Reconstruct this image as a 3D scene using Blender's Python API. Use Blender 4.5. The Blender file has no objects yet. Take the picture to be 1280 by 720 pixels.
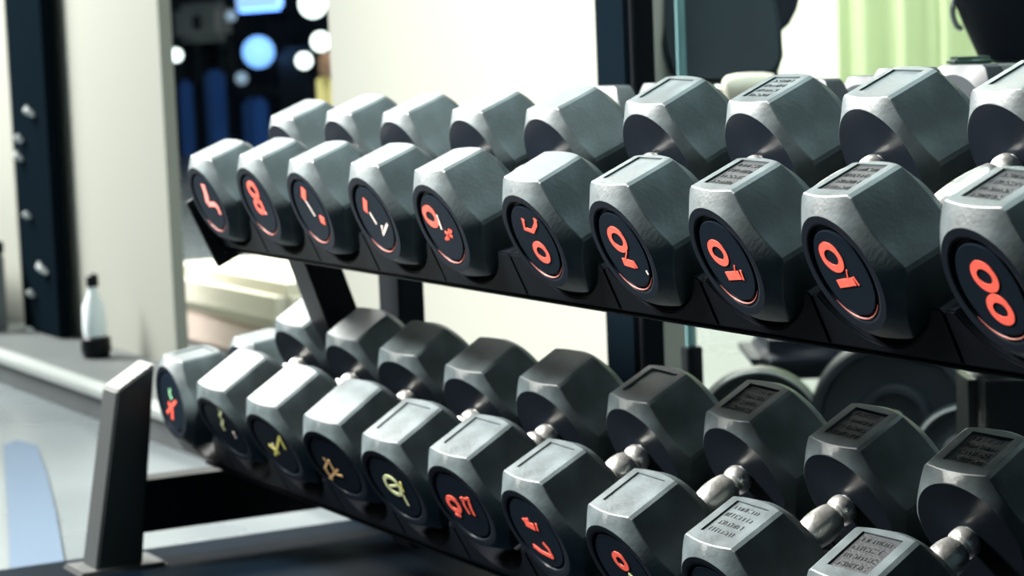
import bpy, bmesh, math, random
from mathutils import Vector, Matrix, Euler
random.seed(7)
S = bpy.context.scene
COL = S.collection
R = math.radians

# ------------------------------------------------------------------ camera
CAM = Vector((2.15, -1.16568, 0.76630))
cam_d = bpy.data.cameras.new('camera')
cam = bpy.data.objects.new('camera', cam_d); COL.objects.link(cam)
right = Vector((0.4738, 0.8797, -0.0400)); fwd = Vector((-0.8775, 0.4678, -0.1053)).normalized()
right = (right - fwd*right.dot(fwd)).normalized(); up = right.cross(fwd)
cam.matrix_world = Matrix(((right.x, up.x, -fwd.x, CAM.x), (right.y, up.y, -fwd.y, CAM.y), (right.z, up.z, -fwd.z, CAM.z), (0, 0, 0, 1)))
FPX = 2974.665
cam_d.sensor_width = 36.0; cam_d.lens = FPX/1280*36.0; cam_d.clip_start = 0.05
cam_d.dof.use_dof = True; cam_d.dof.focus_distance = 2.10; cam_d.dof.aperture_fstop = 9.0
S.camera = cam

# ------------------------------------------------------------------ world, lamps, exposure
S.view_settings.view_transform = 'Standard'; S.view_settings.look = 'None'
S.view_settings.gamma = 1.0; S.view_settings.use_curve_mapping = False
S.view_settings.exposure = 0.0
W = bpy.data.worlds.new('world'); S.world = W; W.use_nodes = True
bg = W.node_tree.nodes['Background']; bg.inputs[0].default_value = (0.50, 0.80, 0.90, 1); bg.inputs[1].default_value = 0.10

def area(name, loc, target, size, power, color, sy=None):
    l = bpy.data.lights.new(name, 'AREA'); l.energy = power; l.color = color
    l.shape = 'RECTANGLE'; l.size = size; l.size_y = sy or size
    o = bpy.data.objects.new(name, l); COL.objects.link(o); o.location = loc
    o.rotation_euler = (Vector(target)-Vector(loc)).to_track_quat('-Z', 'Y').to_euler()
    return o
k = area('front_ceiling_panel', (-1.75, -2.05, 2.85), (-0.1, 0.1, 0.40), 0.75, 150, (1.0, 0.975, 0.92)); k.data.spread = R(75)
area('left_sheen_light', (-5.6, -1.3, 3.3), (0.0, 0.0, 0.4), 2.4, 670, (1.0, 0.99, 0.95), sy=1.6)  # unseen soft source added for sheen on the top facets
area('overhead_ceiling_panel', (0.45, 0.75, 3.1), (-0.1, 0.0, 0.5), 1.6, 84, (0.78, 1.0, 1.0))
area('rear_floor_fill', (-4.8, 2.3, 3.1), (-4.9, 2.2, 0.0), 2.2, 520, (1.0, 1.0, 0.93))  # unseen fill added to brighten the far floor
area('pillar_fill', (-5.0, -0.9, 3.0), (-3.9, 0.7, 0.5), 1.2, 280, (1.0, 1.0, 0.95))  # fill added out of view to whiten the left pillar
area('far_right_fill', (0.0, 2.0, 3.2), (-1.2, 5.0, 0.6), 2.0, 138, (1.0, 1.0, 0.93))  # unseen lamp added to lift the wall beyond the glass

# ------------------------------------------------------------------ materials
def mat(name, col, rough=0.5, metal=0.0, spec=0.5, bump=0.0, bscale=200, vary=0.0, vscale=8, emit=None, estr=0.0, trans=0.0, ior=1.45, coat=0.0, rvary=0.0):
    m = bpy.data.materials.new(name); m.use_nodes = True
    nt = m.node_tree; b = nt.nodes['Principled BSDF']
    b.inputs['Base Color'].default_value = (*col, 1); b.inputs['Roughness'].default_value = rough
    b.inputs['Metallic'].default_value = metal; b.inputs['Specular IOR Level'].default_value = spec
    b.inputs['IOR'].default_value = ior; b.inputs['Transmission Weight'].default_value = trans
    b.inputs['Coat Weight'].default_value = coat
    if emit: b.inputs['Emission Color'].default_value = (*emit, 1); b.inputs['Emission Strength'].default_value = estr
    if bump or vary or rvary:
        tc = nt.nodes.new('ShaderNodeTexCoord')
    if bump:
        n = nt.nodes.new('ShaderNodeTexNoise'); n.inputs['Scale'].default_value = bscale; n.inputs['Detail'].default_value = 4
        bp = nt.nodes.new('ShaderNodeBump'); bp.inputs['Strength'].default_value = bump; bp.inputs['Distance'].default_value = 0.001
        nt.links.new(tc.outputs['Object'], n.inputs['Vector']); nt.links.new(n.outputs[0], bp.inputs['Height']); nt.links.new(bp.outputs[0], b.inputs['Normal'])
    if vary or rvary:
        n = nt.nodes.new('ShaderNodeTexNoise'); n.inputs['Scale'].default_value = vscale; n.inputs['Detail'].default_value = 6
        nt.links.new(tc.outputs['Object'], n.inputs['Vector'])
    if vary:
        r = nt.nodes.new('ShaderNodeValToRGB')
        r.color_ramp.elements[0].position = 0.35; r.color_ramp.elements[1].position = 0.68
        r.color_ramp.elements[0].color = (*[c*(1-vary) for c in col], 1); r.color_ramp.elements[1].color = (*[min(1, c*(1+vary)) for c in col], 1)
        nt.links.new(n.outputs[0], r.inputs[0]); nt.links.new(r.outputs[0], b.inputs['Base Color'])
    if rvary:
        mr = nt.nodes.new('ShaderNodeMapRange'); mr.inputs['From Min'].default_value = 0.3; mr.inputs['From Max'].default_value = 0.7
        mr.inputs['To Min'].default_value = rough-rvary; mr.inputs['To Max'].default_value = rough+rvary
        nt.links.new(n.outputs[0], mr.inputs[0]); nt.links.new(mr.outputs[0], b.inputs['Roughness'])
    return m
M = {
 'rubber': mat('black_rubber', (0.054, 0.072, 0.077), 0.46, spec=0.5, bump=0.25, bscale=260, vary=0.32, vscale=26, rvary=0.06),
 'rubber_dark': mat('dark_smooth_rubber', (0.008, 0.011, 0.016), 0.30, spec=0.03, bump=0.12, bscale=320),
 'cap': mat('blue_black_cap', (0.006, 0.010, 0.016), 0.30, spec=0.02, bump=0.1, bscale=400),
 'panel': mat('moulded_label_rubber', (0.018, 0.021, 0.024), 0.5, spec=0.35, bump=0.6, bscale=420),
 'chrome': mat('satin_chrome', (0.88, 0.88, 0.84), 0.33, metal=0.92, bump=0.35, bscale=300, rvary=0.08, vscale=60),
 'steel': mat('black_powder_coated_steel', (0.004, 0.005, 0.007), 0.40, spec=0.2, bump=0.15, bscale=300),
 'greysteel': mat('dark_grey_powder_coat', (0.018, 0.021, 0.022), 0.5, spec=0.5, bump=0.15, bscale=300),
 'plastic': mat('black_saddle_plastic', (0.004, 0.005, 0.007), 0.42, spec=0.05),
 'red': mat('coral_red_paint', (0.86, 0.115, 0.075), 0.5, emit=(0, 0, 0), vary=0.12, vscale=120),
 'pink': mat('pink_red_paint', (0.85, 0.25, 0.22), 0.5),
 'white': mat('off_white_paint', (0.78, 0.68, 0.62), 0.5),
 'yellow': mat('yellow_paint', (0.66, 0.62, 0.16), 0.5),
 'pale': mat('pale_green_yellow_paint', (0.60, 0.66, 0.36), 0.5),
 'orange': mat('pale_orange_paint', (0.75, 0.48, 0.22), 0.5),
 'green': mat('green_paint', (0.22, 0.52, 0.28), 0.5),
 'accent': mat('red_ring_lit_arc', (0.20, 0.045, 0.032), 0.5, vary=0.4, vscale=30),
 'wall': mat('warm_white_wall', (0.262, 0.270, 0.240), 0.6, spec=0.12),
 'ledge': mat('white_ledge_paint', (0.22, 0.245, 0.24), 0.5, spec=0.3, vary=0.04),
 'floor': mat('pale_polished_floor', (0.115, 0.135, 0.143), 0.28, spec=0.5, vary=0.08, vscale=1.2, rvary=0.05),
 'mat': mat('black_rubber_floor', (0.002, 0.005, 0.009), 0.50, spec=0.015, bump=0.3, bscale=60, rvary=0.14, vscale=5, vary=0.3),
 'slate': mat('slate_blue_vinyl', (0.012, 0.022, 0.029), 0.45, vary=0.2, vscale=5),
 'navy': mat('near_black_navy_vinyl', (0.003, 0.006, 0.012), 0.55, spec=0.2),
 'column': mat('black_column_paint', (0.003, 0.006, 0.009), 0.85, spec=0.0),
 'blue': mat('blue_padding', (0.015, 0.085, 0.32), 0.5),
 'darkblue': mat('dark_blue_wall', (0.004, 0.012, 0.030), 0.6, vary=0.5, vscale=0.8),
 'green_wall': mat('pale_green_wall', (0.46, 0.56, 0.33), 0.6),
 'cream': mat('cream_wall', (0.62, 0.64, 0.55), 0.6),
 'brown': mat('brown_wood', (0.20, 0.12, 0.08), 0.5, vary=0.3, vscale=10),
 'tan': mat('yellow_tan_foam', (0.62, 0.55, 0.25), 0.6),
 'greyplastic': mat('grey_machine_plastic', (0.20, 0.22, 0.22), 0.5),
 'lamp': mat('lit_lamp_glass', (0.9, 0.95, 0.9), 0.4, emit=(0.85, 1.0, 0.94), estr=3.0),
 'lampblue': mat('lit_blue_lamp_glass', (0.3, 0.5, 0.9), 0.4, emit=(0.18, 0.45, 1.0), estr=1.6),
 'rim': mat('polished_plate_rim', (0.50, 0.54, 0.54), 0.3, metal=0.8),
 'plate': mat('black_iron_plate', (0.012, 0.018, 0.022), 0.4),
 'glassedge': mat('teal_glass_edge', (0.10, 0.20, 0.21), 0.35, spec=0.4),
 'glass': mat('clear_glass', (0.97, 1.0, 0.99), 0.0, trans=1.0, ior=1.02, spec=0.1),
 'darkgreen': mat('dark_green_vinyl', (0.010, 0.045, 0.032), 0.5),
 'slate_dark': mat('dark_slate_rubber', (0.010, 0.017, 0.024), 0.5, vary=0.2, vscale=9),
 'ledgegrey': mat('grey_ledge_body', (0.075, 0.085, 0.086), 0.5, spec=0.2, vary=0.1),
 'paleblue': mat('pale_blue_sheet', (0.042, 0.072, 0.112), 0.6, spec=0.2),
 'couchcream': mat('cream_upholstery', (0.62, 0.60, 0.50), 0.7),
 'bottle': mat('white_bottle_plastic', (0.78, 0.86, 0.88), 0.4),
 'lampdim': mat('dim_lamp_glass', (0.3, 0.4, 0.5), 0.4, emit=(0.35, 0.5, 0.6), estr=0.5),
 'lampstrip': mat('pale_blue_light_strip', (0.4, 0.6, 0.9), 0.4, emit=(0.30, 0.55, 1.0), estr=1.2),
 'pinkish': mat('pinkish_fabric', (0.52, 0.43, 0.38), 0.7),
 'skyblue': mat('blue_daylight_glazing', (0.5, 0.7, 0.95), 0.3, emit=(0.38, 0.66, 1.0), estr=1.3),
}

# ------------------------------------------------------------------ helpers
def link(name, me, m, parent=None, sharp=28):
    if m is not None and len(me.materials) < 2:
        me.materials.clear(); me.materials.append(m)
    o = bpy.data.objects.new(name, me); COL.objects.link(o)
    if parent is not None: o.parent = parent
    return o
def to_mesh(bm, name, smooth=True, sharp=28):
    me = bpy.data.meshes.new(name)
    bmesh.ops.recalc_face_normals(bm, faces=bm.faces)
    bm.to_mesh(me); bm.free()
    if smooth:
        me.polygons.foreach_set('use_smooth', [True]*len(me.polygons)); me.set_sharp_from_angle(angle=R(sharp))
    return me
def tag(o, label=None, cat=None, group=None, kind=None):
    if label: o['label'] = label
    if cat: o['category'] = cat
    if group: o['group'] = group
    if kind: o['kind'] = kind
    return o
def empty(name, loc, rot=None):
    o = bpy.data.objects.new(name, None); COL.objects.link(o); o.location = loc; o.empty_display_size = 0.05
    if rot is not None: o.rotation_euler = rot
    return o
def box_bm(bm, x0, x1, y0, y1, z0, z1, bev=0.0, mtx=None):
    r = bmesh.ops.create_cube(bm, size=1.0); vs = r['verts']
    for v in vs:
        v.co = Vector(((x0+x1)/2+v.co.x*(x1-x0), (y0+y1)/2+v.co.y*(y1-y0), (z0+z1)/2+v.co.z*(z1-z0)))
    if bev:
        es = list({e for v in vs for e in v.link_edges})
        g = bmesh.ops.bevel(bm, geom=es, offset=bev, segments=2, affect='EDGES')
        vs = list({v for f in g['faces'] for v in f.verts} | {v for v in vs if v.is_valid})
    if mtx is not None:
        for v in vs: v.co = mtx @ v.co
def box(name, x0, x1, y0, y1, z0, z1, m, parent=None, bev=0.0, mtx=None):
    bm = bmesh.new(); box_bm(bm, x0, x1, y0, y1, z0, z1, bev, mtx)
    return link(name, to_mesh(bm, name), m, parent)
def prism(name, pts, m, parent=None, axis='x', a=0.0, b=0.1, bev=0.0):
    """extrude a closed outline: axis x takes (y,z) points, axis y takes (x,z), axis z takes (x,y)"""
    bm = bmesh.new()
    def P(p, t): return {'x': (t, p[0], p[1]), 'y': (p[0], t, p[1]), 'z': (p[0], p[1], t)}[axis]
    f0 = bm.faces.new([bm.verts.new(P(p, a)) for p in pts])
    r = bmesh.ops.extrude_face_region(bm, geom=[f0])
    d = Vector(P((0, 0), b))-Vector(P((0, 0), a))
    bmesh.ops.translate(bm, vec=d, verts=[v for v in r['geom'] if isinstance(v, bmesh.types.BMVert)])
    if bev: bmesh.ops.bevel(bm, geom=list(bm.edges), offset=bev, segments=2, affect='EDGES')
    return link(name, to_mesh(bm, name), m, parent)
def lathe(bm, prof, n=40, axis='y', closed=False):
    """prof: list of (t along axis, radius)"""
    rings = []
    for t, r in prof:
        ring = []
        for k in range(n):
            a = 2*math.pi*k/n; c, s = r*math.cos(a), r*math.sin(a)
            ring.append(bm.verts.new({'y': (c, t, s), 'z': (c, s, t), 'x': (t, c, s)}[axis]))
        rings.append(ring)
    for A, B in zip(rings, rings[1:]):
        for k in range(n): bm.faces.new((A[k], A[(k+1) % n], B[(k+1) % n], B[k]))
    if closed:
        A, B = rings[-1], rings[0]
        for k in range(n): bm.faces.new((A[k], A[(k+1) % n], B[(k+1) % n], B[k]))
    else:
        bm.faces.new(rings[0]); bm.faces.new(rings[-1])
def lathe_obj(name, prof, m, parent=None, n=40, axis='y', closed=False, loc=None):
    bm = bmesh.new(); lathe(bm, prof, n, axis, closed)
    o = link(name, to_mesh(bm, name), m, parent)
    if loc is not None: o.location = loc
    return o
def tube(name, pts, r, m, parent=None, n=12, radii=None):
    bm = bmesh.new(); pts = [Vector(p) for p in pts]; rings = []
    for i, p in enumerate(pts):
        t = (pts[min(i+1, len(pts)-1)]-pts[max(i-1, 0)]).normalized()
        a = t.cross(Vector((0.13, 0.2, 1))).normalized(); b = t.cross(a)
        rr = radii[i] if radii else r
        rings.append([bm.verts.new(p+(a*math.cos(2*math.pi*k/n)+b*math.sin(2*math.pi*k/n))*rr) for k in range(n)])
    for A, B in zip(rings, rings[1:]):
        for k in range(n): bm.faces.new((A[k], A[(k+1) % n], B[(k+1) % n], B[k]))
    bm.faces.new(rings[0]); bm.faces.new(rings[-1])
    return link(name, to_mesh(bm, name), m, parent)
def at(px, py, y):
    """world point where the view through a photo pixel meets the plane at depth y of the room"""
    d = fwd + right*((px-640)/FPX) + up*((360-py)/FPX)
    return CAM + d*((y-CAM.y)/d.y)

# measured poses (x, y, z of the front face centre, yaw, tilt, distance to the rear head) and numeral strokes in mm on the face
NUM = {
 'U1': [(0, 'pink', 9.2, [(7.6, 26.1), (4.8, 13.1), (-4.6, -2.7)]), (0, 'pink', 5.8, [(-4.6, -2.7), (20.0, -1.4), (26.9, -6.0), (26.9, -15.7)])],
 'U2': [(8.4, 'red', 4.4, [(0.5, 19.9)]), (7.3, 'red', 4.4, [(-1.1, -2.4)]), (0, 'red', 4.4, [(1.1, 14.1), (-0.1, 4.7)]), (0, 'pink', 3.3, [(-2.0, -9.5), (13.7, -11.6)])],
 'U3': [(0, 'red', 8.4, [(6.3, 29.7), (-5.4, 15.8)]), (0, 'white', 2.6, [(-2.8, 15.9), (7.4, -5.9)]), (0, 'red', 9.4, [(26.1, -5.9), (22.7, -15.0)])],
 'U4': [(0, 'red', 6.9, [(-4.2, 23.5), (-15.8, 8.1)]), (0, 'white', 3.0, [(-5.6, 7.6), (-0.1, -6.9)]), (0, 'white', 3.0, [(11.6, -8.8), (5.0, -19.8), (29.1, -5.2)])],
 'U5': [(8.9, 'red', 4.7, [(-14.9, 13.0)]), (0, 'white', 2.8, [(1.9, 15.5), (-0.1, -1.6)]), (0, 'red', 2.8, [(4.7, -4.3), (18.4, -9.4)]), (0, 'red', 2.8, [(22.9, -1.2), (-0.9, -13.7)]), (0, 'red', 2.8, [(18.0, -0.5), (5.2, -13.3)])],
 'U6': [(0, 'red', 4.3, [(-4.3, 24.3), (-9.6, 13.3), (4.9, 11.0), (19.3, 20.2), (22.1, 25.8)]), (8.3, 'red', 4.3, [(2.8, -12.8)])],
 'U7': [(9.3, 'red', 4.5, [(-3.0, 11.1)]), (0, 'red', 6.9, [(-11.6, -12.8), (8.7, -14.7)]), (0, 'red', 2.4, [(10.4, -11.1), (12.1, -17.8)]), (0, 'red', 1.2, [(5.2, -1.2), (-7.3, -11.6)]), (0, 'white', 2.4, [(27.9, -19.1), (28.8, -23.3)])],
 'U8': [(8.7, 'red', 4.5, [(-9.0, 7.4)]), (0, 'red', 7.2, [(-11.5, -15.7), (13.5, -12.7)]), (0, 'red', 2.3, [(17.8, -7.5), (16.5, -17.2)]), (0, 'red', 1.1, [(10.3, -3.4), (6.7, -10.9)])],
 'U9': [(9.4, 'red', 4.6, [(-8.4, 14.0)]), (0, 'red', 6.3, [(-16.3, -11.2), (12.3, -6.2)]), (0, 'red', 2.1, [(13.6, -1.6), (17.0, -9.5)]), (0, 'red', 1.1, [(6.8, 3.7), (3.1, -5.6)])],
 'U10': [(8.9, 'red', 4.8, [(0.3, 11.6)]), (8.6, 'red', 4.8, [(2.4, -16.3)])],
 'L1': [(0, 'green', 5.1, [(6.2, 20.6), (2.7, 11.8), (7.3, 5.5)]), (0, 'red', 6.4, [(-10.2, -1.1), (-0.2, -10.9), (-6.7, -25.9)]), (0, 'red', 3.8, [(23.1, 4.9), (-26.2, -18.8)])],
 'L2': [(0, 'pale', 4.2, [(22.5, 38.0), (31.9, 36.5), (12.6, 24.1), (14.8, 17.4), (-1.8, 5.1), (-1.6, -3.3)]), (0, 'white', 2.4, [(24.2, -2.3), (20.6, -14.1)])],
 'L3': [(0, 'yellow', 3.5, [(33.5, 21.9), (-17.4, -16.6)]), (0, 'yellow', 4.0, [(-16.8, 1.0), (-0.8, -11.3)]), (0, 'yellow', 3.5, [(31.9, 20.3), (28.2, -0.1)]), (0, 'white', 2.3, [(-2.9, 5.8), (-4.0, -3.8)])],
 'L4': [(0, 'orange', 3.3, [(-18.8, 10.5), (-14.9, 3.4), (-29.9, -7.9), (-27.9, -27.0)]), (0, 'orange', 3.3, [(-9.1, 8.1), (-10.8, -15.3), (3.2, -15.7)]), (0, 'orange', 3.3, [(-33.8, -25.3), (0.7, -5.8)])],
 'L5': [(11.9, 'pale', 3.6, [(-0.7, 3.2)]), (0, 'pale', 3.1, [(-9.9, 0.5), (9.2, 4.8)]), (0, 'yellow', 3.1, [(21.7, 11.5), (17.8, 2.6), (18.1, -3.2)]), (0, 'pale', 3.6, [(11.7, -9.1), (10.9, -16.3), (11.0, -24.7)])],
 'L6': [(8.4, 'red', 4.4, [(-17.8, -1.2)]), (0, 'red', 3.9, [(10.3, 13.3), (6.0, 1.5), (8.2, -10.2)]), (0, 'red', 3.9, [(22.3, 14.2), (18.0, 0.3), (17.5, -10.8)]), (0, 'red', 2.9, [(4.6, 10.1), (25.1, 13.6)]), (0, 'red', 2.9, [(-25.9, -16.3), (-15.6, -17.8)])],
 'L7': [(0, 'red', 7.4, [(-12.5, 11.0), (5.0, 8.2)]), (0, 'red', 2.8, [(-14.4, 14.8), (-0.7, 17.4)]), (0, 'red', 2.8, [(11.9, 14.6), (8.8, 4.9)]), (0, 'red', 4.6, [(-20.9, -19.5), (-9.2, -25.4), (12.6, -28.6)]), (0, 'red', 3.7, [(12.6, -28.6), (12.3, -18.9), (6.1, -10.4)])],
 'L8': [(7.8, 'red', 4.3, [(2.0, 11.8)]), (0, 'pale', 3.5, [(5.6, -2.1), (9.7, -6.1)]), (0, 'red', 3.5, [(2.6, -11.6), (5.5, -22.8)])],
}
POSE = {'U1': [-0.793, -0.044, 0.564, 0.0, 21.5, 0.128], 'U2': [-0.618, -0.044, 0.569, 0.0, 21.5, 0.134], 'U3': [-0.456, -0.044, 0.568, 0.0, 21.5, 0.138], 'U4': [-0.277, -0.044, 0.568, 0.0, 22, 0.144], 'U5': [-0.109, -0.044, 0.566, 0.0, 22.5, 0.153], 'U6': [0.097, -0.044, 0.564, 0.6, 25.2, 0.1607], 'U7': [0.267, -0.044, 0.565, 2.9, 24.2, 0.1674], 'U8': [0.439, -0.044, 0.566, 4.2, 24.4, 0.1748], 'U9': [0.608, -0.044, 0.567, 5.4, 24.8, 0.1819], 'U10': [0.788, -0.044, 0.567, 5.0, 25.3, 0.185], 'L1': [-1.104, 0.0, 0.257, 0.0, 8.0, 0.114], 'L2': [-0.894, 0.0, 0.245, -4.9, 31.1, 0.148], 'L3': [-0.713, 0.0, 0.244, -5.7, 30.6, 0.1464], 'L4': [-0.521, 0.0, 0.246, -9.6, 30.6, 0.1393], 'L5': [-0.351, 0.0, 0.244, -7.5, 29.1, 0.1411], 'L6': [-0.176, 0.0, 0.25, -6.1, 27.7, 0.1421], 'L7': [-0.007, 0.0, 0.247, -1.9, 26.4, 0.1529], 'L8': [0.173, 0.0, 0.24, -1.8, 27.7, 0.1651], 'L9': [0.349, 0.0, 0.239, -1.9, 26.9, 0.1644], 'L10': [0.549, 0.0, 0.243, -7.2, 26.9, 0.1587]}

# ------------------------------------------------------------------ setting
tag(box('floor', -16, 6, -5, 14, -0.10, 0.0, M['floor']), kind='structure')
WY = 0.65
tag(box('trim_1', -4.9, -1.0, 0.372, 0.425, 0.050, 0.067, M['ledge'], bev=0.003), kind='structure')
tag(box('trim_2', -4.9, -1.0, 0.382, WY-0.002, 0.0, 0.0622, M['ledgegrey'], bev=0.001), kind='structure')       # low white ledge along the wall
def wall(name, x0, x1, z0, z1, y0=WY, y1=WY+0.16, m='wall'):
    return tag(box(name, x0, x1, y0, y1, z0, z1, M[m]), kind='structure')
wall('wall_pillar', -3.72, -2.86, 0.0, 3.0, y1=WY+0.03)
wall('wall_left', -6.5, -4.03, 0.0, 3.0)
wall('wall_centre', -1.94, -0.953, 0.0, 3.0)
# far end of the room
tag(box('wall_back', -16, 3.5, 9.5, 9.7, 0, 3.4, M['cream']), kind='structure')

# ------------------------------------------------------------------ dumbbell meshes
def hexr(a, ap, p=44):
    s = 0
    for k in range(3):
        t = R(90+60*k); s += abs(math.cos(a-t))**p
    return ap/(s**(1/p))
def head_mesh(name, ap, rc, L, ch=0.013, recess=True, cup=True):
    bm = bmesh.new(); n = 96
    A = [2*math.pi*(k+0.5)/n for k in range(n)]
    def ring(y, f):
        out = []
        for a in A:            # the chamfer runs a little deeper at the hex corners
            e = max(0.0, hexr(a, ap)-ap)*0.45 if (ch*0.8 < y < L-ch*0.8) else 0.0
            out.append(bm.verts.new((f(a)*math.cos(a), y+(e if y < L/2 else -e), f(a)*math.sin(a))))
        return out
    mix = lambda t: (lambda a: rc*(1-t)+hexr(a, ap)*t)
    st = []
    if cup:
        st += [(0.0042, lambda a: rc*0.80), (0.0004, lambda a: rc*0.83), (0.0, lambda a: rc*0.86)]
    st += [(0.0, lambda a: rc*0.985), (0.0006, lambda a: rc*1.0)]
    st += [(ch-0.0006, lambda a: hexr(a, ap)*0.990), (ch+0.0006, lambda a: hexr(a, ap))]
    st += [(L-ch-0.0006, lambda a: hexr(a, ap)), (L-ch+0.0006, lambda a: hexr(a, ap)*0.990), (L-0.0006, lambda a: rc), (L, lambda a: rc*0.985)]
    rs = [ring(y, f) for y, f in st]
    for P, Q in zip(rs, rs[1:]):
        for k in range(n): bm.faces.new((P[k], P[(k+1) % n], Q[(k+1) % n], Q[k]))
    bm.faces.new(rs[0]); bm.faces.new(rs[-1])
    me = to_mesh(bm, name, smooth=False)
    if recess:
        o = bpy.data.objects.new('tmp', me); COL.objects.link(o)
        cb = bmesh.new(); w = ap*0.37; box_bm(cb, -w, w, L*0.27, L*0.80, ap-0.0020, ap+0.01)
        c = bpy.data.objects.new('tmpc', to_mesh(cb, 'c', smooth=False)); COL.objects.link(c)
        md = o.modifiers.new('b', 'BOOLEAN'); md.object = c; md.operation = 'DIFFERENCE'; md.solver = 'EXACT'
        dg = bpy.context.evaluated_depsgraph_get()
        me2 = bpy.data.meshes.new_from_object(o.evaluated_get(dg))
        bpy.data.objects.remove(o); bpy.data.objects.remove(c); me = me2; me.name = name
    me.polygons.foreach_set('use_smooth', [True]*len(me.polygons)); me.set_sharp_from_angle(angle=R(14))
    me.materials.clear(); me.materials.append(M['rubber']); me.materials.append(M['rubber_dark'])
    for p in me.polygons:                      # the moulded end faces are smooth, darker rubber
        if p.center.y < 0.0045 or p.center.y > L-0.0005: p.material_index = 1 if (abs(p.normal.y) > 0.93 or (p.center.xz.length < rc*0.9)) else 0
    return me
def cap_mesh(r):
    bm = bmesh.new(); lathe(bm, [(0.0042, r), (0.0016, r), (0.0010, r-0.0008)], 64, 'y'); return to_mesh(bm, 'end_cap')
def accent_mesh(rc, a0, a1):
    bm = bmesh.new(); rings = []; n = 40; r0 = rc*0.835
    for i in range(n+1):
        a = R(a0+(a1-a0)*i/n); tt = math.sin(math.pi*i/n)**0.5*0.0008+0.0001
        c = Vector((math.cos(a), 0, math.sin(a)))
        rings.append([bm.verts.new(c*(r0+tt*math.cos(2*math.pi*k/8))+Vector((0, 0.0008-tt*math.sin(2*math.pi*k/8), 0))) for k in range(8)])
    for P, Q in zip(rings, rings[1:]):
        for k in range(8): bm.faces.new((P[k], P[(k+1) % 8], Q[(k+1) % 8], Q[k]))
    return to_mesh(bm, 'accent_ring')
def marks_mesh(ap, L, seed):
    """small raised illegible moulding marks inside the recessed panel"""
    rnd = random.Random(seed); bm = bmesh.new(); w = ap*0.31
    for row in range(4):
        y = L*(0.345+0.125*row); x = -w+rnd.random()*0.004; hh = L*0.030
        while x < w-0.003:
            d = rnd.choice((0.0014, 0.002, 0.0026)); kind = rnd.randint(0, 4); zt = ap-0.0012
            if kind in (0, 2, 4): box_bm(bm, x, x+0.0007, y-hh, y+hh*rnd.uniform(0.4, 1), ap-0.0022, zt)
            if kind in (1, 2): box_bm(bm, x, x+d, y+hh-0.0008, y+hh, ap-0.0022, zt)
            if kind in (1, 3): box_bm(bm, x, x+d, y-hh, y-hh+0.0008, ap-0.0022, zt)
            if kind == 3: box_bm(bm, x+d-0.0007, x+d, y-hh, y+hh*0.5, ap-0.0022, zt)
            x += d+rnd.choice((0.0010, 0.0014, 0.003))
    return to_mesh(bm, 'embossed_marks')
SZ = {'U': dict(ap=0.0640, rc=0.0500, L=0.080, Lb=0.078), 'L': dict(ap=0.0645, rc=0.0555, L=0.090, Lb=0.082)}
def size(key):
    q = dict(SZ[key[0]]); i = int(key[1:])
    if key[0] == 'U': q['ap'] = 0.0600+0.0055*(i-1)/9; q['rc'] = 0.0515+0.0020*(i-1)/9
    if i in (2, 3, 4, 5, 6) and key[0] == 'L': q['L'] += {2: 0.014, 3: 0.014, 4: 0.012, 5: 0.008, 6: 0.004}[i]
    return q
CM = {t: cap_mesh(SZ[t]['rc']*0.775) for t in 'UL'}
AM = accent_mesh(SZ['U']['rc'], -140, -38)  # red ring modelled only along the lower arc where light catches it
def panel_mesh(ap, L):
    bm = bmesh.new(); w = ap*0.37-0.0003; box_bm(bm, -w, w, L*0.27+0.0003, L*0.80-0.0003, ap-0.0026, ap-0.0017); return to_mesh(bm, 'label_panel')
def stroke_mesh(items, ex=(1.1, 1.1), y0=0.0010, th=0.0006):
    bm = bmesh.new()
    def slab(pts2, closed=False, hw=0.002):
        n = len(pts2); Lf, Rt = [], []
        for i in range(n):
            p = Vector(pts2[i])
            a = Vector(pts2[(i-1) % n]) if (closed or i > 0) else p
            b = Vector(pts2[(i+1) % n]) if (closed or i < n-1) else p
            t = (b-a).normalized(); nn = Vector((-t.y, t.x))
            Lf.append(p+nn*hw); Rt.append(p-nn*hw)
        def V(q, y): return bm.verts.new((q.x, y, q.y))
        LT = [V(q, y0-th) for q in Lf]; RT = [V(q, y0-th) for q in Rt]; LB = [V(q, y0+th) for q in Lf]; RB = [V(q, y0+th) for q in Rt]
        m = n if closed else n-1
        for i in range(m):
            j = (i+1) % n
            bm.faces.new((LT[i], LT[j], RT[j], RT[i])); bm.faces.new((LT[i], LB[i], LB[j], LT[j])); bm.faces.new((RT[i], RT[j], RB[j], RB[i]))
        if not closed:
            bm.faces.new((LT[0], RT[0], RB[0], LB[0])); bm.faces.new((LT[-1], LB[-1], RB[-1], RT[-1]))
    for rr, w, pts in items:
        hw = w/2000*(1.45 if rr else 1.15)
        if rr:
            cx, cy = pts[0][0]/1000, pts[0][1]/1000; rad = rr/1000
            slab([(cx+rad*ex[0]*math.cos(a), cy+rad*ex[1]*math.sin(a)) for a in [2*math.pi*k/28 for k in range(28)]], True, hw)
        else:
            slab([(p[0]/1000, p[1]/1000) for p in pts], False, hw)
    return to_mesh(bm, 'numeral')
def handle_mesh(y0, y1):
    L = y1-y0; bm = bmesh.new(); prof = [(y0-0.004, 0.012)]
    e = 0.017
    body = [(0.0, 0.0112), (0.02, 0.0125), (0.07, 0.0146), (0.2, 0.0160), (0.35, 0.0169), (0.5, 0.0172), (0.65, 0.0169), (0.8, 0.0160), (0.93, 0.0146), (0.98, 0.0125), (1.0, 0.0112)]
    prof += [(y0+e-0.003, 0.0105)]
    for t, r in body: prof.append((y0+e+t*(L-2*e), r))
    prof += [(y1-e+0.003, 0.0105), (y1+0.004, 0.012)]
    lathe(bm, prof, 32, 'y'); return to_mesh(bm, 'handle', sharp=40)
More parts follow.
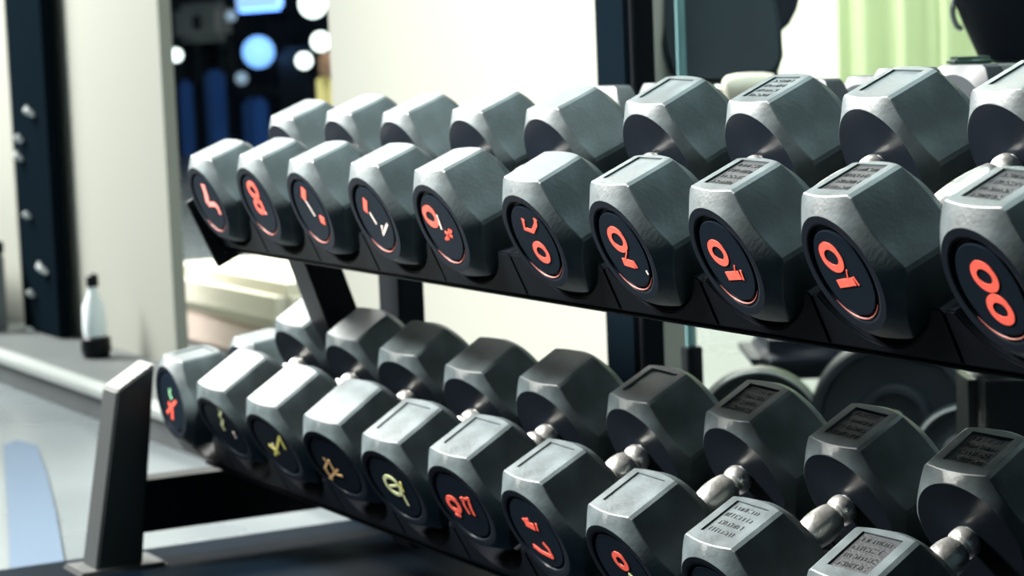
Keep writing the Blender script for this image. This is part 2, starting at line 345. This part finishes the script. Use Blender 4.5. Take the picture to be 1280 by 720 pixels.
def collar_mesh(yc):
    bm = bmesh.new(); prof = []
    for k in range(9):
        t = -1+2*k/8; prof.append((yc+t*0.0085, 0.0100+0.0050*math.sqrt(max(0, 1-abs(t)**2.6))))
    lathe(bm, prof, 32, 'y'); return to_mesh(bm, 'collar', sharp=50)

RECF = {'U7', 'U8', 'U9', 'U10', 'L1', 'L5', 'L6', 'L7', 'L8', 'L9', 'L10'}       # front heads with a moulded label recess
RECB = {'U6', 'U7', 'U8', 'U9', 'U10', 'L7', 'L8', 'L9', 'L10'}
MARKF = {'U8', 'U9', 'U10', 'L9', 'L10'}; MARKB = {'L8', 'L9', 'L10', 'U7'}
DARKF = {'U8', 'U9', 'U10', 'L10'}; DARKB = {'L8', 'L9', 'L10'}
ROLL = {'U1': 3, 'U2': 2, 'U3': -1, 'U4': 1, 'U5': -2, 'U6': 2, 'U7': 0, 'U8': 1, 'U9': -1, 'U10': 2, 'L1': 3, 'L2': 6, 'L3': 5, 'L4': 5, 'L5': 4, 'L6': 4, 'L7': 3, 'L8': 3, 'L9': 3, 'L10': 2}
def dumbbell(key, label, group):
    x, y, z, yw, ti, D = POSE[key]; t = key[0]; q = size(key)
    root = empty('dumbbell', (x, y, z))
    root.rotation_euler = (Matrix.Rotation(-R(yw), 3, 'Z') @ Matrix.Rotation(R(ti), 3, 'X') @ Matrix.Rotation(R(ROLL.get(key, 0)), 3, 'Y')).to_euler()
    tag(root, label, 'dumbbell', group)
    k = int(key[1:]) if key[1:].isdigit() else 0
    roll = R(ROLL.get(key, 0))
    # front head
    h = link('head', head_mesh('head', q['ap'], q['rc'], q['L'], 0.0105, key in RECF, True), M['rubber'], root)
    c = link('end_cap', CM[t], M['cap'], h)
    for col in sorted({s[1] for s in NUM.get(key, [])}):
        # strokes were measured without roll: turn them back
        its = []
        for rr, cc, w, pts in NUM[key]:
            if cc != col: continue
            its.append((rr, w, [(px*math.cos(roll)-pz*math.sin(roll), px*math.sin(roll)+pz*math.cos(roll)) for px, pz in pts]))
        o = link('numeral', stroke_mesh(its, (1.42, 1.12) if t == 'U' else (1.2, 1.1)), M[col], h)
        if len({s[1] for s in NUM[key]}) > 1:
            tag(o, {'red': 'coral red number strokes', 'pink': 'pinkish number strokes', 'white': 'off white thin number strokes', 'yellow': 'yellow number strokes', 'pale': 'pale green number strokes', 'orange': 'orange number strokes', 'green': 'green number strokes'}[col])
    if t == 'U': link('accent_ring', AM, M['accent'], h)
    if key in RECF: link('label_panel', panel_mesh(q['ap'], q['L']), M['panel' if key in DARKF else 'rubber'], h)
    if key in MARKF: link('embossed_marks', marks_mesh(q['ap'], q['L'], k), M['panel'], h)
    # rear head
    h2 = link('head', head_mesh('head', q['ap'], q['ap']*0.90, q['Lb'], 0.0085, key in RECB, False), M['rubber'], root); h2.location = (0, D, 0)
    if key in RECB: link('label_panel', panel_mesh(q['ap'], q['Lb']), M['panel' if key in DARKB else 'rubber'], h2)
    if key in MARKB: link('embossed_marks', marks_mesh(q['ap'], q['Lb'], k+5), M['panel'], h2)
    link('handle', handle_mesh(q['L'], D), M['chrome'], root)
    link('collar', collar_mesh(q['L']+0.0085), M['chrome'], root)
    link('collar', collar_mesh(D-0.0085), M['chrome'], root)
    return root
LAB = {
 'U1': 'black hex dumbbell at the left end of the upper tier, pinkish smeared number',
 'U2': 'black hex dumbbell second from the left on the upper tier, red figure eight number',
 'U3': 'black hex dumbbell on the upper tier, two red dots joined by a white line',
 'U4': 'black hex dumbbell on the upper tier with red mark, white slash and white squiggle',
 'U5': 'black hex dumbbell on the upper tier with red ring, white dash and red star',
 'U6': 'black hex dumbbell on the upper tier with red hook shape above a red zero',
 'U7': 'black hex dumbbell marked red 10 plus a tiny pale speck, upper tier',
 'U8': 'black hex dumbbell marked red 10, third from the right on the upper tier',
 'U9': 'scuffed black hex dumbbell marked red 10, second from the right on the upper tier',
 'U10': 'large black hex dumbbell with two red rings, right end of the upper tier',
 'L1': 'black hex dumbbell at the left end of the lower tier, green and red number',
 'L2': 'black hex dumbbell with pale green squiggle, second from the left on the lower tier',
 'L3': 'black hex dumbbell with yellow crossed number strokes on the lower tier',
 'L4': 'black hex dumbbell with pale orange number strokes on the lower tier',
 'L5': 'black hex dumbbell with pale yellow green number, middle of the lower tier',
 'L6': 'black hex dumbbell on the lower tier with red ring and two parallel red bars',
 'L7': 'black hex dumbbell on the lower tier with red block above a red check shaped stroke',
 'L8': 'black hex dumbbell on the lower tier with a small red ring above a pale dot',
 'L9': 'second dumbbell from the right on the lower tier, speckled label recess on top',
 'L10': 'black hex dumbbell in the lower right corner, last on the lower tier',
}
for i in range(1, 11): dumbbell('U%d' % i, LAB['U%d' % i], 'dumbbells on the upper rack tier')
for i in range(1, 11): dumbbell('L%d' % i, LAB['L%d' % i], 'dumbbells on the lower rack tier')

# ------------------------------------------------------------------ dumbbell rack
rack = empty('dumbbell_rack', (-0.2, 0.1, 0.0))
tag(rack, 'black steel two tier dumbbell rack with sloping trays and plastic saddles', 'dumbbell rack')
def P_(o):                     # keep world coordinates under the rack empty
    o.parent = rack; o.matrix_parent_inverse = Matrix.Translation(-Vector(rack.location)); return o
def tier(t, x0, x1, yb, zb, tilt, keys, depth):
    ap = SZ[t]['ap']
    F = Matrix.Translation((0, yb, zb)) @ Matrix.Rotation(R(tilt), 4, 'X')
    low = 0.009 if t == 'L' else 0.0; base = -ap*1.17-0.003-low
    # tray: sloping plate with a folded front and rear lip
    bm = bmesh.new()
    box_bm(bm, x0, x1, 0.026, depth, base-0.006, base, mtx=F)
    box_bm(bm, x0, x1, 0.022, 0.027, base-0.011-low, base+0.002, bev=0.001, mtx=F)
    box_bm(bm, x0, x1, 0.019, 0.030, base-0.0135-low, base-0.0105-low, bev=0.001, mtx=F)
    box_bm(bm, x0, x1, depth-0.004, depth, base-0.006, base+0.012, mtx=F)
    P_(link('tray', to_mesh(bm, 'tray'), M['steel']))
    bm = bmesh.new(); box_bm(bm, x0, x1, 0.06, 0.11, base-0.045, base-0.006, bev=0.003, mtx=F)
    P_(link('tray_beam', to_mesh(bm, 'tray_beam'), M['steel']))
    # saddles
    xs = [POSE[k][0] for k in keys]
    for i, xc in enumerate(xs):
        lo = (xs[i-1]+xc)/2 if i else xc-(xs[1]-xs[0])/2
        hi = (xs[i+1]+xc)/2 if i < len(xs)-1 else xc+(xs[-1]-xs[-2])/2
        for ys, dy, dx in ((0.014, 0.030, 0.0), (0.178, 0.028, 0.0)):
            dxk = math.sin(R(POSE[keys[i]][3]))*ys
            cx = xc+dxk; rr = 0.088; czr = rr-ap*1.17; top = -ap*0.50-low
            lo_, hi_ = lo+0.0008+dxk, hi-0.0008+dxk
            bl = base-0.004
            pts = [(lo_, bl), (hi_, bl), (hi_, top-0.004), (hi_-0.004, top)]
            amax = math.acos(max(-1, min(1, (czr-(top+low))/rr)))
            xe = rr*math.sin(amax)
            arc = []
            for k in range(25):
                a = amax-2*amax*k/24
                arc.append((cx+rr*math.sin(a), czr-rr*math.cos(a)-low))
            arc = [p for p in arc if lo_+0.0065 < p[0] < hi_-0.0065]
            pts += arc + [(lo_+0.004, top), (lo_, top-0.004)]
            bm = bmesh.new()
            f0 = bm.faces.new([bm.verts.new((p[0], ys, p[1])) for p in pts])
            r = bmesh.ops.extrude_face_region(bm, geom=[f0])
            bmesh.ops.translate(bm, vec=(0, dy, 0), verts=[v for v in r['geom'] if isinstance(v, bmesh.types.BMVert)])
            bmesh.ops.bevel(bm, geom=[e for e in bm.edges if abs(e.verts[0].co.y-e.verts[1].co.y) < 1e-6], offset=0.0016, segments=2, affect='EDGES')
            for v in bm.verts: v.co = F @ v.co
            P_(link('saddle', to_mesh(bm, 'saddle', sharp=40), M['plastic']))
    return F, base
FU, bU = tier('U', -0.868, 0.93, -0.044, 0.5665, 24.5, ['U%d' % i for i in range(1, 11)], 0.262)
FL, bL = tier('L', -1.155, 0.78, 0.0, 0.2400, 27.5, ['L%d' % i for i in range(1, 11)], 0.245)
# end plates of the upper tray
def endplate(F, x0, x1, y0, y1, z0, z1, name='end_plate'):
    bm = bmesh.new(); box_bm(bm, x0, x1, y0, y1, z0, z1, bev=0.0015, mtx=F); return P_(link(name, to_mesh(bm, name), M['steel']))
endplate(FU, -0.876, -0.868, -0.004, 0.262, bU-0.026, -0.004)
endplate(FU, 0.93, 0.938, -0.004, 0.262, bU-0.026, -0.004)
# left end frame: front leg, sloping upright, base runner, foot
for sx in (0, 1):
    ox = 0.0 if not sx else 2.02
    X0, X1 = -1.226+ox, -1.162+ox
    P_(prism('front_leg', [(-0.108, 0.012), (-0.036, 0.012), (0.000, 0.309), (-0.060, 0.274)], M['greysteel'], axis='x', a=X0, b=X1, bev=0.003))
    P_(box('foot', X0-0.012, X1+0.012, -0.135, 0.0, 0.0, 0.014, M['greysteel'], bev=0.004))
    P_(box('base_runner', X0+0.01, X1-0.003, -0.036, 0.52, 0.058, 0.136, M['steel'], bev=0.003))
    P_(box('foot', X0-0.012, X1+0.012, 0.47, 0.60, 0.0625, 0.070, M['greysteel'], bev=0.002))
for X0 in (-0.866, 0.87):
    P_(prism('sloping_upright', [(0.092, 0.480), (0.147, 0.470), (0.290, 0.060), (0.235, 0.060)], M['steel'], axis='x', a=X0, b=X0+0.06, bev=0.002))
    P_(box('rear_upright', X0-0.012, X0+0.055, 0.235, 0.275, 0.063, 0.50, M['steel'], bev=0.003))
P_(box('cross_beam', -1.2, 0.80, 0.30, 0.36, 0.072, 0.128, M['steel'], bev=0.003))

# ------------------------------------------------------------------ black matting under the rack
tag(box('rubber_floor_mat', -1.285, 2.2, -1.6, 0.372, 0.0005, 0.008, M['mat'], bev=0.002), 'black rubber mat on the pale floor beneath the dumbbell rack', 'mat')


# ------------------------------------------------------------------ things behind the rack
def pt(px, py, t):
    """world point at distance t (m) along the lens axis on the sight line of a photo pixel"""
    return CAM + (fwd + right*((px-640)/FPX) + up*((360-py)/FPX))*t
def PC(o, root):
    o.parent = root; o.matrix_parent_inverse = Matrix.Translation(-Vector(root.location)); return o
def rbox(name, c, sx, sy, sz, m, parent=None, bev=0.02, rz=0.0, seg=5):
    bm = bmesh.new(); bmesh.ops.create_cube(bm, size=1)
    for v in bm.verts: v.co = Vector((v.co.x*sx, v.co.y*sy, v.co.z*sz))
    bmesh.ops.bevel(bm, geom=list(bm.edges), offset=bev, segments=seg, affect='EDGES')
    mt = Matrix.Translation(c) @ Matrix.Rotation(rz, 4, 'Z')
    for v in bm.verts: v.co = mt @ v.co
    o = link(name, to_mesh(bm, name, sharp=60), M[m])
    return PC(o, parent) if parent else o
dirv0 = Vector((right.x, right.y, 0)).normalized()
VIEW = math.atan2(fwd.y, fwd.x)-math.pi/2          # heading that faces the lens

# wide black column
a = at(749, 200, 0.50); b = at(792, 200, 0.50)
col = empty('machine_column', ((a.x+b.x)/2, 0.55, 0.0)); tag(col, 'wide black upright column of a gym machine beside the white wall', 'column')
PC(box('post', a.x, b.x-0.012, 0.50, 0.540, 0.008, 2.4, M['column'], bev=0.003), col)
PC(box('guide_rail', b.x-0.011, b.x, 0.505, 0.540, 0.008, 2.4, M['steel'], bev=0.002), col)
PC(box('base_plate', a.x-0.02, b.x+0.02, 0.48, 0.56, 0.0, 0.012, M['column'], bev=0.002), col)

# glass partition to the right
g = at(851, 100, 0.70)
gp = empty('glass_partition', (g.x+0.9, 0.70, 0.0)); tag(gp, 'clear glass partition with a teal vertical edge standing behind the dumbbells', 'glass partition')
PC(box('glass_pane', g.x, g.x+1.9, 0.700, 0.708, 0.012, 2.3, M['glass']), gp)
PC(box('edge_strip', g.x-0.0045, g.x-0.0005, 0.697, 0.711, 0.30, 2.3, M['glassedge']), gp)
PC(box('bottom_clamp', g.x-0.010, g.x+0.010, 0.690, 0.718, 0.0, 0.30, M['steel'], bev=0.002), gp)
PC(box('floor_channel', g.x+0.012, g.x+1.9, 0.694, 0.714, 0.0, 0.012, M['rim'], bev=0.002), gp)

# added shelf and dumbbells in place of mirrored heads; only their tops show
shelf = empty('stand_in_shelf', (0.1, 0.43, 0.0)); tag(shelf, 'low black shelf added behind the rack under the stand-in dumbbells', 'shelf')
PC(box('shelf_board', -0.44, 0.62, 0.385, 0.485, 0.566, 0.580, M['steel'], bev=0.002), shelf)
for xx in (0.30, 0.58): PC(box('shelf_leg', xx-0.02, xx+0.02, 0.42, 0.46, 0.0, 0.566, M['steel'], bev=0.002), shelf)
for key, px, py, lab in (('R1', 785, 106, 'grey topped stand-in for a mirrored dumbbell behind the rack in front of the black column'),
                         ('R3', 1043, 97, 'stand-in for a mirrored black hex dumbbell peeking up behind the upper tier, under the bright wall'),
                         ('R4', 1160, 83, 'dark stand-in for a mirrored hex dumbbell behind the second upper dumbbell from the right')):
    p = at(px, py, 0.44)
    r = empty('dumbbell', (p.x, 0.405, 0.580)); tag(r, lab, 'dumbbell', 'stand-in dumbbells on the shelf behind')
    hz = (p.z-0.580)/2
    me = head_mesh('mirrored_head', hz, hz*0.86, 0.045, 0.008, False, False)
    for yy in (-0.015, 0.068):
        me.materials.clear(); h = link('head', me, M['rubber' if key == 'R1' else 'slate_dark'], r); h.location = (0, yy, hz)
    o = lathe_obj('handle', [(0.028, 0.012), (0.049, 0.014), (0.070, 0.012)], M['chrome'], r); o.location = (0, 0, hz)

# far right: bright wall, green curtain
pa, pb, pc_ = at(965, 60, 3.2), at(1065, 60, 3.2), at(1400, 60, 3.2)
tag(box('wall_right', at(700, 60, 3.25).x, pc_.x+1.5, 3.25, 3.4, 0, 3.2, M['cream']), kind='structure')
cur = empty('curtain', ((pb.x+pc_.x)/2, 3.15, 0)); tag(cur, 'pale green curtain with soft vertical folds on the far wall', 'curtain')
bm = bmesh.new(); n = 160; x0, x1 = pb.x, pc_.x+1.0; F_, B_ = [], []
for i in range(n+1):
    xx = x0+(x1-x0)*i/n; yy = 3.15+0.035*math.sin(i*0.42)+0.012*math.sin(i*1.31)
    F_.append((bm.verts.new((xx, yy, 0.06)), bm.verts.new((xx, yy, 2.6)))); B_.append((bm.verts.new((xx, yy+0.006, 0.06)), bm.verts.new((xx, yy+0.006, 2.6))))
for P, Q in zip(F_, F_[1:]): bm.faces.new((P[0], Q[0], Q[1], P[1]))
for P, Q in zip(B_, B_[1:]): bm.faces.new((P[0], P[1], Q[1], Q[0]))
PC(link('cloth', to_mesh(bm, 'cloth', sharp=80), M['green_wall']), cur)
PC(box('curtain_rail', x0-0.05, x1+0.05, 3.13, 3.17, 2.6, 2.64, M['rim'], bev=0.004), cur)

# slate back pad behind the glass, standing on a post
def outline_solid(name, px, t, depth, m, root, bev=0.008):
    ps = [pt(x, y, t) for x, y in px]; h = Vector((fwd.x, fwd.y, 0)).normalized()
    bm = bmesh.new(); f0 = bm.faces.new([bm.verts.new(p) for p in ps])
    r = bmesh.ops.extrude_face_region(bm, geom=[f0])
    bmesh.ops.translate(bm, vec=h*depth, verts=[v for v in r['geom'] if isinstance(v, bmesh.types.BMVert)])
    bmesh.ops.bevel(bm, geom=[e for e in bm.edges if abs((e.verts[0].co-e.verts[1].co).normalized().dot(h)) < 0.9], offset=bev, segments=4, affect='EDGES')
    return PC(link(name, to_mesh(bm, name, sharp=60), M[m]), root)
def standing_pad(name, label, cat, t, px, m, depth, drop=0.06):
    xs = [p[0] for p in px]; yb = max(p[1] for p in px); c = pt((min(xs)+max(xs))/2, yb, t)+fwd*(depth*0.5)
    r = empty(name, (c.x, c.y, 0)); tag(r, label, cat)
    outline_solid('pad', px, t, depth, m, r)
    q = pt(1262, yb, t+0.25); zt = c.z-drop
    PC(tube('support_post', [(q.x, q.y, 0.015), (q.x, q.y, zt+0.01)], 0.014, M['steel']), r)
    PC(tube('arm', [(q.x, q.y, zt), (c.x, c.y, zt)], 0.010, M['steel']), r)
    PC(tube('stub', [(c.x, c.y, zt), (c.x, c.y, c.z+0.02)], 0.012, M['steel']), r)
    PC(box('base', q.x-0.05, q.x+0.05, q.y-0.05, q.y+0.05, 0.0, 0.02, M['steel'], bev=0.004), r)
    return r
em = standing_pad('exercise_machine', 'tall slate coloured back pad with rounded corners behind the glass edge', 'backrest', 3.62,
    [(824, -320), (825, 40), (830, 70), (838, 92), (856, 101), (890, 105), (930, 104), (960, 98), (975, 86), (980, 70), (978, 35), (972, 0), (962, -60), (950, -320)], 'slate', 0.09)
standing_pad('boxing_bag', 'near black rounded pad half hidden behind the slate back pad', 'boxing bag', 4.6,
    [(930, -220), (930, 36), (955, 44), (975, 42), (988, 30), (998, 10), (1004, -20), (1008, -220)], 'navy', 0.12, 0.17)

# dark navy tapered bag at the top right corner
c = pt(1262, 78, 3.3); top = pt(1262, -300, 3.3)
bag = empty('punch_bag', (c.x, c.y, 0)); tag(bag, 'dark navy tapered bag on a stand at the upper right edge', 'punch bag')
hh = top.z-c.z
PC(lathe_obj('bag', [(c.z, 0.028), (c.z+0.004, 0.040), (c.z+0.05, 0.060), (c.z+hh*0.3, 0.088), (c.z+hh*0.7, 0.10), (c.z+hh*0.97, 0.09), (c.z+hh, 0.05)], M['navy'], axis='z', n=48), bag)
bag.children[0].location = Vector((c.x, c.y, 0))
PC(tube('stand_pole', [(c.x, c.y, 0.018), (c.x, c.y, c.z+0.01)], 0.018, M['steel']), bag)
PC(box('stand_base', c.x-0.14, c.x+0.14, c.y-0.14, c.y+0.14, 0.0, 0.02, M['steel'], bev=0.004), bag)
k0 = [pt(1203+12*math.cos(u), 14+22*math.sin(u), 3.3) for u in [math.pi*(0.5+k/12) for k in range(13)]]
PC(tube('carry_strap', k0, 0.004, M['rim']), bag)

# grey machine arm and dark green pad under the bag
sd = empty('side_machine', (*pt(1235, 100, 2.95).xy, 0)); tag(sd, 'grey machine head with a dark green pad behind the right end of the upper tier', 'gym machine')
q = pt(1240, 98, 2.95)
rbox('machine_head', Vector((q.x, q.y, q.z)), 0.085, 0.10, 0.034, 'greyplastic', sd, bev=0.012, rz=VIEW)
q2 = pt(1213, 77, 2.95)
rbox('green_pad', Vector((q2.x, q2.y, q2.z)), 0.050, 0.06, 0.013, 'darkgreen', sd, bev=0.005, rz=VIEW)
PC(tube('machine_post', [(q.x, q.y, 0.0), (q.x, q.y, q.z)], 0.022, M['steel']), sd)
rbox('machine_pedestal', Vector((q.x, q.y, 0.17))+dirv0*0.02, 0.13, 0.12, 0.34, 'steel', sd, bev=0.02, rz=VIEW)

# cream rolled pad with a chrome knob behind the seventh upper dumbbell
q = pt(938, 105, 3.50)
dirv = Vector((right.x, right.y, 0)).normalized(); hv = Vector((fwd.x, fwd.y, 0)).normalized()
PC(tube('foam_roll', [Vector((q.x, q.y, q.z-0.004))+dirv*d for d in (-0.042, -0.040, -0.034, -0.02, 0, 0.02, 0.034, 0.040, 0.042)], 0.02, M['couchcream'], n=24, radii=[0.004, 0.012, 0.018, 0.0205, 0.021, 0.0205, 0.018, 0.012, 0.004]), em)
PC(tube('knob', [Vector((q.x, q.y, q.z-0.006))-dirv*d for d in (0.042, 0.046, 0.052, 0.056)], 0.006, M['chrome'], n=16, radii=[0.004, 0.008, 0.008, 0.003]), em)
PC(tube('roll_bracket', [Vector((q.x, q.y, q.z-0.004)), Vector((q.x, q.y, q.z-0.004))+hv*0.16, Vector((q.x, q.y, q.z-0.03))+hv*0.22], 0.008, M['steel']), em)

# weight plates standing on the floor behind the rack
def weight_plate(px, py, rpx, th, label, rim=True, m='plate'):
    k = 0.1053+(py-360)/FPX*0.994; t = CAM.z/(k+rpx/FPX); r = rpx*t/FPX; c = pt(px, py, t)
    root = empty('weight_plate', (c.x, c.y, 0)); root.rotation_euler = (0, 0, VIEW-R(8)); tag(root, label, 'weight plate', 'weight plates standing behind the rack')
    e = th/2
    prof = [(-e*0.6, 0.016), (-e*0.6, r*0.34), (-e, r*0.36), (-e, r*0.42), (-e*0.55, r*0.46), (-e*0.55, r*0.84), (-e, r*0.88), (-e, r*0.965), (-e*0.8, r*0.995), (0, r), (e*0.8, r*0.995), (e, r*0.965), (e, r*0.88), (e*0.55, r*0.84), (e*0.55, r*0.46), (e, r*0.42), (e, r*0.36), (e*0.6, r*0.34), (e*0.6, 0.016)]
    o = lathe_obj('disc', prof, M[m], root, n=72, closed=True); o.location = (0, 0, r)
    if rim:
        tr = 0.0022; ring = [(-e+tr*math.cos(2*math.pi*k/8)-0.0005, r*0.955+tr*math.sin(2*math.pi*k/8)) for k in range(8)]
        o = lathe_obj('rim', ring, M['rim'], root, n=72, closed=True); o.location = (0, 0, r)
    return root
weight_plate(950, 552, 82, 0.045, 'black iron weight plate with grey rim behind the eighth lower dumbbell')
weight_plate(1117, 542, 103, 0.070, 'thickest black weight plate, behind the ninth lower dumbbell', rim=False, m='slate_dark')
weight_plate(1207, 592, 66, 0.030, 'small black weight plate with bright rim behind the last lower dumbbell')
# low black bench behind the plates
t = 4.5; q = pt(1000, 438, t)
bn = empty('bench', (q.x, q.y, 0)); tag(bn, 'low black padded bench beyond the weight plates, seen under the upper tier', 'bench')
rbox('seat_pad', q, 0.21, 0.30, 0.075, 'navy', bn, bev=0.033, rz=VIEW)
for d in (-0.07, 0.07):
    for e in (-0.10, 0.10):
        v = Vector((q.x, q.y, 0))+dirv*d+Vector((fwd.x, fwd.y, 0)).normalized()*e
        PC(tube('leg', [(v.x, v.y, 0.0), (v.x, v.y, q.z-0.02)], 0.012, M['steel']), bn)

# ------------------------------------------------------------------ left: pillar side
# tall black machine frame in front of the wall, with worn chrome fittings
xa, xb = at(5, 0, 0.60).x, at(50, 0, 0.60).x
mf = empty('gym_tower', ((xa+xb)/2, 0.60, 0.0625)); tag(mf, 'tall black machine upright with chrome fittings at the left edge, beside the white pillar', 'machine upright')
PC(box('upright', xa, xb, 0.60, 0.63, 0.0625, 2.6, M['column'], bev=0.006), mf)
for (px, py, w) in ((38, 138, 16), (26, 172, 10), (24, 194, 14), (36, 268, 8), (54, 334, 18), (41, 366, 8), (41, 412, 8)):
    c = at(px, py, 0.595); s_ = w/FPX*6.2
    PC(tube('fitting', [(c.x-s_*0.9, c.y, c.z+s_*0.25), (c.x-s_*0.3, c.y-0.008, c.z), (c.x+s_*0.4, c.y-0.008, c.z-s_*0.1), (c.x+s_*0.9, c.y, c.z-s_*0.4)], 0.006, M['rim'], radii=[0.004, 0.008, 0.009, 0.004]), mf)
c0, c1 = at(-60, 335, 0.58), at(44, 335, 0.58)
cb = empty('low_cabinet', ((c0.x+c1.x)/2, 0.56, 0.0625)); tag(cb, 'grey low cabinet with a dark top at the left edge of the photo', 'cabinet')
PC(box('body', c0.x, xa+0.01, 0.46, 0.555, 0.0625, at(20, 335, 0.46).z, M['greyplastic'], bev=0.004), cb)
PC(box('top', c0.x, xa+0.01, 0.455, 0.557, at(20, 335, 0.46).z, at(20, 318, 0.46).z, M['steel'], bev=0.004), cb)
# white spray bottle with dark base on the ledge
q = at(120, 430, 0.56)
sb = empty('spray_bottle', (q.x, 0.56, 0.0625)); tag(sb, 'white bottle with a dark base and pale cloth over it, standing before the pillar', 'bottle')
o = lathe_obj('bottle_body', [(0.05, 0.026), (0.07, 0.028), (0.12, 0.026), (0.15, 0.012), (0.165, 0.012)], M['bottle'], sb, axis='z')
o = lathe_obj('dark_base', [(0.0, 0.030), (0.02, 0.036), (0.045, 0.034), (0.05, 0.026)], M['steel'], sb, axis='z')
o = lathe_obj('cap', [(0.165, 0.014), (0.19, 0.014), (0.195, 0.008)], M['steel'], sb, axis='z')

# ------------------------------------------------------------------ far gym area seen between the pillar and the centre wall
Y = 5.0
xa, xb = at(150, 100, Y+0.4).x, at(470, 100, Y+0.4).x
ds = empty('dark_partition', ((xa+xb)/2, Y+0.45, 0)); tag(ds, 'dark blue partition wall in the far gym area', 'partition')
PC(box('panel', xa, xb, Y+0.4, Y+0.5, 0.10, 3.0, M['darkblue']), ds); PC(box('skirting', xa, xb, Y+0.38, Y+0.5, 0.0, 0.10, M['ledge']), ds)
cm_ = empty('cable_machine', (at(320, 200, Y).x, Y, 0)); tag(cm_, 'blurred black cable machine with blue pads in the far gym area', 'gym machine')
def pbox(name, x0, y0, x1, y1, m, root, y=Y, d=0.10, bev=0.01, floor=False):
    A, B = at(x0, y0, y), at(x1, y1, y)
    z0 = 0.0 if floor else B.z
    return PC(box(name, A.x, B.x, y, y+d, z0, A.z, M[m], bev=bev), root)
for (x0, y0, x1) in ((238, -200, 250), (278, -200, 296), (325, -200, 345), (212, -200, 220)): pbox('frame_post', x0, y0, x1, 230, 'navy', cm_, floor=True, d=0.12)
for (x0, y0, x1, y1) in ((253, 88, 273, 215), (300, 122, 324, 215), (222, 100, 232, 215)): pbox('blue_pad', x0, y0, x1, y1, 'blue', cm_, y=Y-0.12, bev=0.03)
pbox('cross_bar', 212, 108, 395, 122, 'navy', cm_, y=Y-0.02, d=0.08)
pbox('grey_housing', 214, 6, 273, 52, 'greyplastic', cm_, y=Y-0.16, d=0.12, bev=0.05)
A = at(245, 28, Y-0.18); o = lathe_obj('housing_opening', [(0, 0.05), (0.02, 0.055), (0.025, 0.05)], M['navy'], None); o.location = (A.x, Y-0.19, A.z); PC(o, cm_)
pbox('weight_stack', 344, 60, 392, 200, 'navy', cm_, y=Y-0.2, d=0.2, bev=0.04)
def lamp(px, py, rpx, m, label, name='wall_lamp'):
    c = at(px, py, Y-0.3); r = rpx/FPX*(c-CAM).dot(fwd)
    root = empty(name, (c.x, Y-0.3, c.z)); tag(root, label, 'lamp', 'round lamps in the far gym area')
    prof = [(r*math.cos(math.pi*(1-k/12)), max(0.0008, r*math.sin(math.pi*k/12))) for k in range(13)]
    lathe_obj('globe', prof, M[m], root, n=24)
    PC(tube('arm', [(c.x, Y-0.3+r*0.7, c.z), (c.x, Y+0.4, c.z)], 0.012, M['navy'], n=8), root)
lamp(391, 5, 17, 'lamp', 'largest round white lamp at the top, against the centre wall edge')
lamp(401, 52, 12, 'lamp', 'round white lamp half hidden by the centre wall edge')
lamp(380, 76, 10, 'lamp', 'round white lamp lowest of the three near the centre wall')
lamp(220, 69, 8, 'lamp', 'small round white lamp beside the right edge of the pillar')
lamp(289, 20, 7, 'lampdim', 'small dim grey blue lamp near the top of the cable machine')
lamp(302, 98, 8, 'lampdim', 'small dim lamp below the blue glowing lamp')
lamp(323, 65, 20, 'lampblue', 'large blue glowing lamp in the middle of the far gym area')
A, B = at(297, -8, Y-0.3), at(352, 12, Y-0.3)
root = empty('light_strip', ((A.x+B.x)/2, Y-0.3, B.z)); tag(root, 'wide pale blue light strip at the top of the far gym area', 'lamp')
PC(box('diffuser', A.x, B.x, Y-0.32, Y-0.28, B.z, A.z, M['lampstrip'], bev=0.02), root); PC(tube('arm', [((A.x+B.x)/2, Y-0.29, A.z-0.03), ((A.x+B.x)/2, Y+0.4, A.z-0.03)], 0.012, M['navy'], n=8), root)
# brown and tan door jamb pieces beside the centre wall
jb = empty('foam_column', (at(403, 100, 2.0).x, 2.0, 0)); tag(jb, 'narrow brown and tan padded column beside the centre wall', 'column')
pbox('brown_section', 396, 66, 409, 96, 'brown', jb, y=2.0, d=0.05); pbox('tan_section', 396, 96, 411, 400, 'tan', jb, y=2.0, d=0.05, floor=True)
# cream low couch on the bright floor
q0, q1 = at(246, 338, 0.98), at(352, 410, 0.98)
ch = empty('low_couch', ((q0.x+q1.x)/2, 1.2, 0)); tag(ch, 'blurred cream low couch with pinkish base beyond the rack end', 'couch')
PC(box('cushion', q0.x-0.3, q1.x, 0.98, 1.5, 0.085, q0.z, M['couchcream'], bev=0.03), ch)
PC(box('base', q0.x-0.3, q1.x-0.02, 1.0, 1.48, 0.0, 0.085, M['pinkish'], bev=0.01), ch)

# thin sheet forming the pale blue patch on the lower left floor
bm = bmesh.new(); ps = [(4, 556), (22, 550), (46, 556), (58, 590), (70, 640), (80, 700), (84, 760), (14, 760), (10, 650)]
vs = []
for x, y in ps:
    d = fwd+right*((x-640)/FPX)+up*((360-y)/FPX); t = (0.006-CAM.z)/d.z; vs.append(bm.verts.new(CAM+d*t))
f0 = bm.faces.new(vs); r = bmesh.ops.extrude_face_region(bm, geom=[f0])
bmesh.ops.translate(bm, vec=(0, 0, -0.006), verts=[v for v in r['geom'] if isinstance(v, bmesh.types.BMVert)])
tag(link('pale_blue_patch', to_mesh(bm, 'pale_blue_patch'), M['paleblue']), 'thin pale blue patch on the floor in the lower left corner', 'mat')
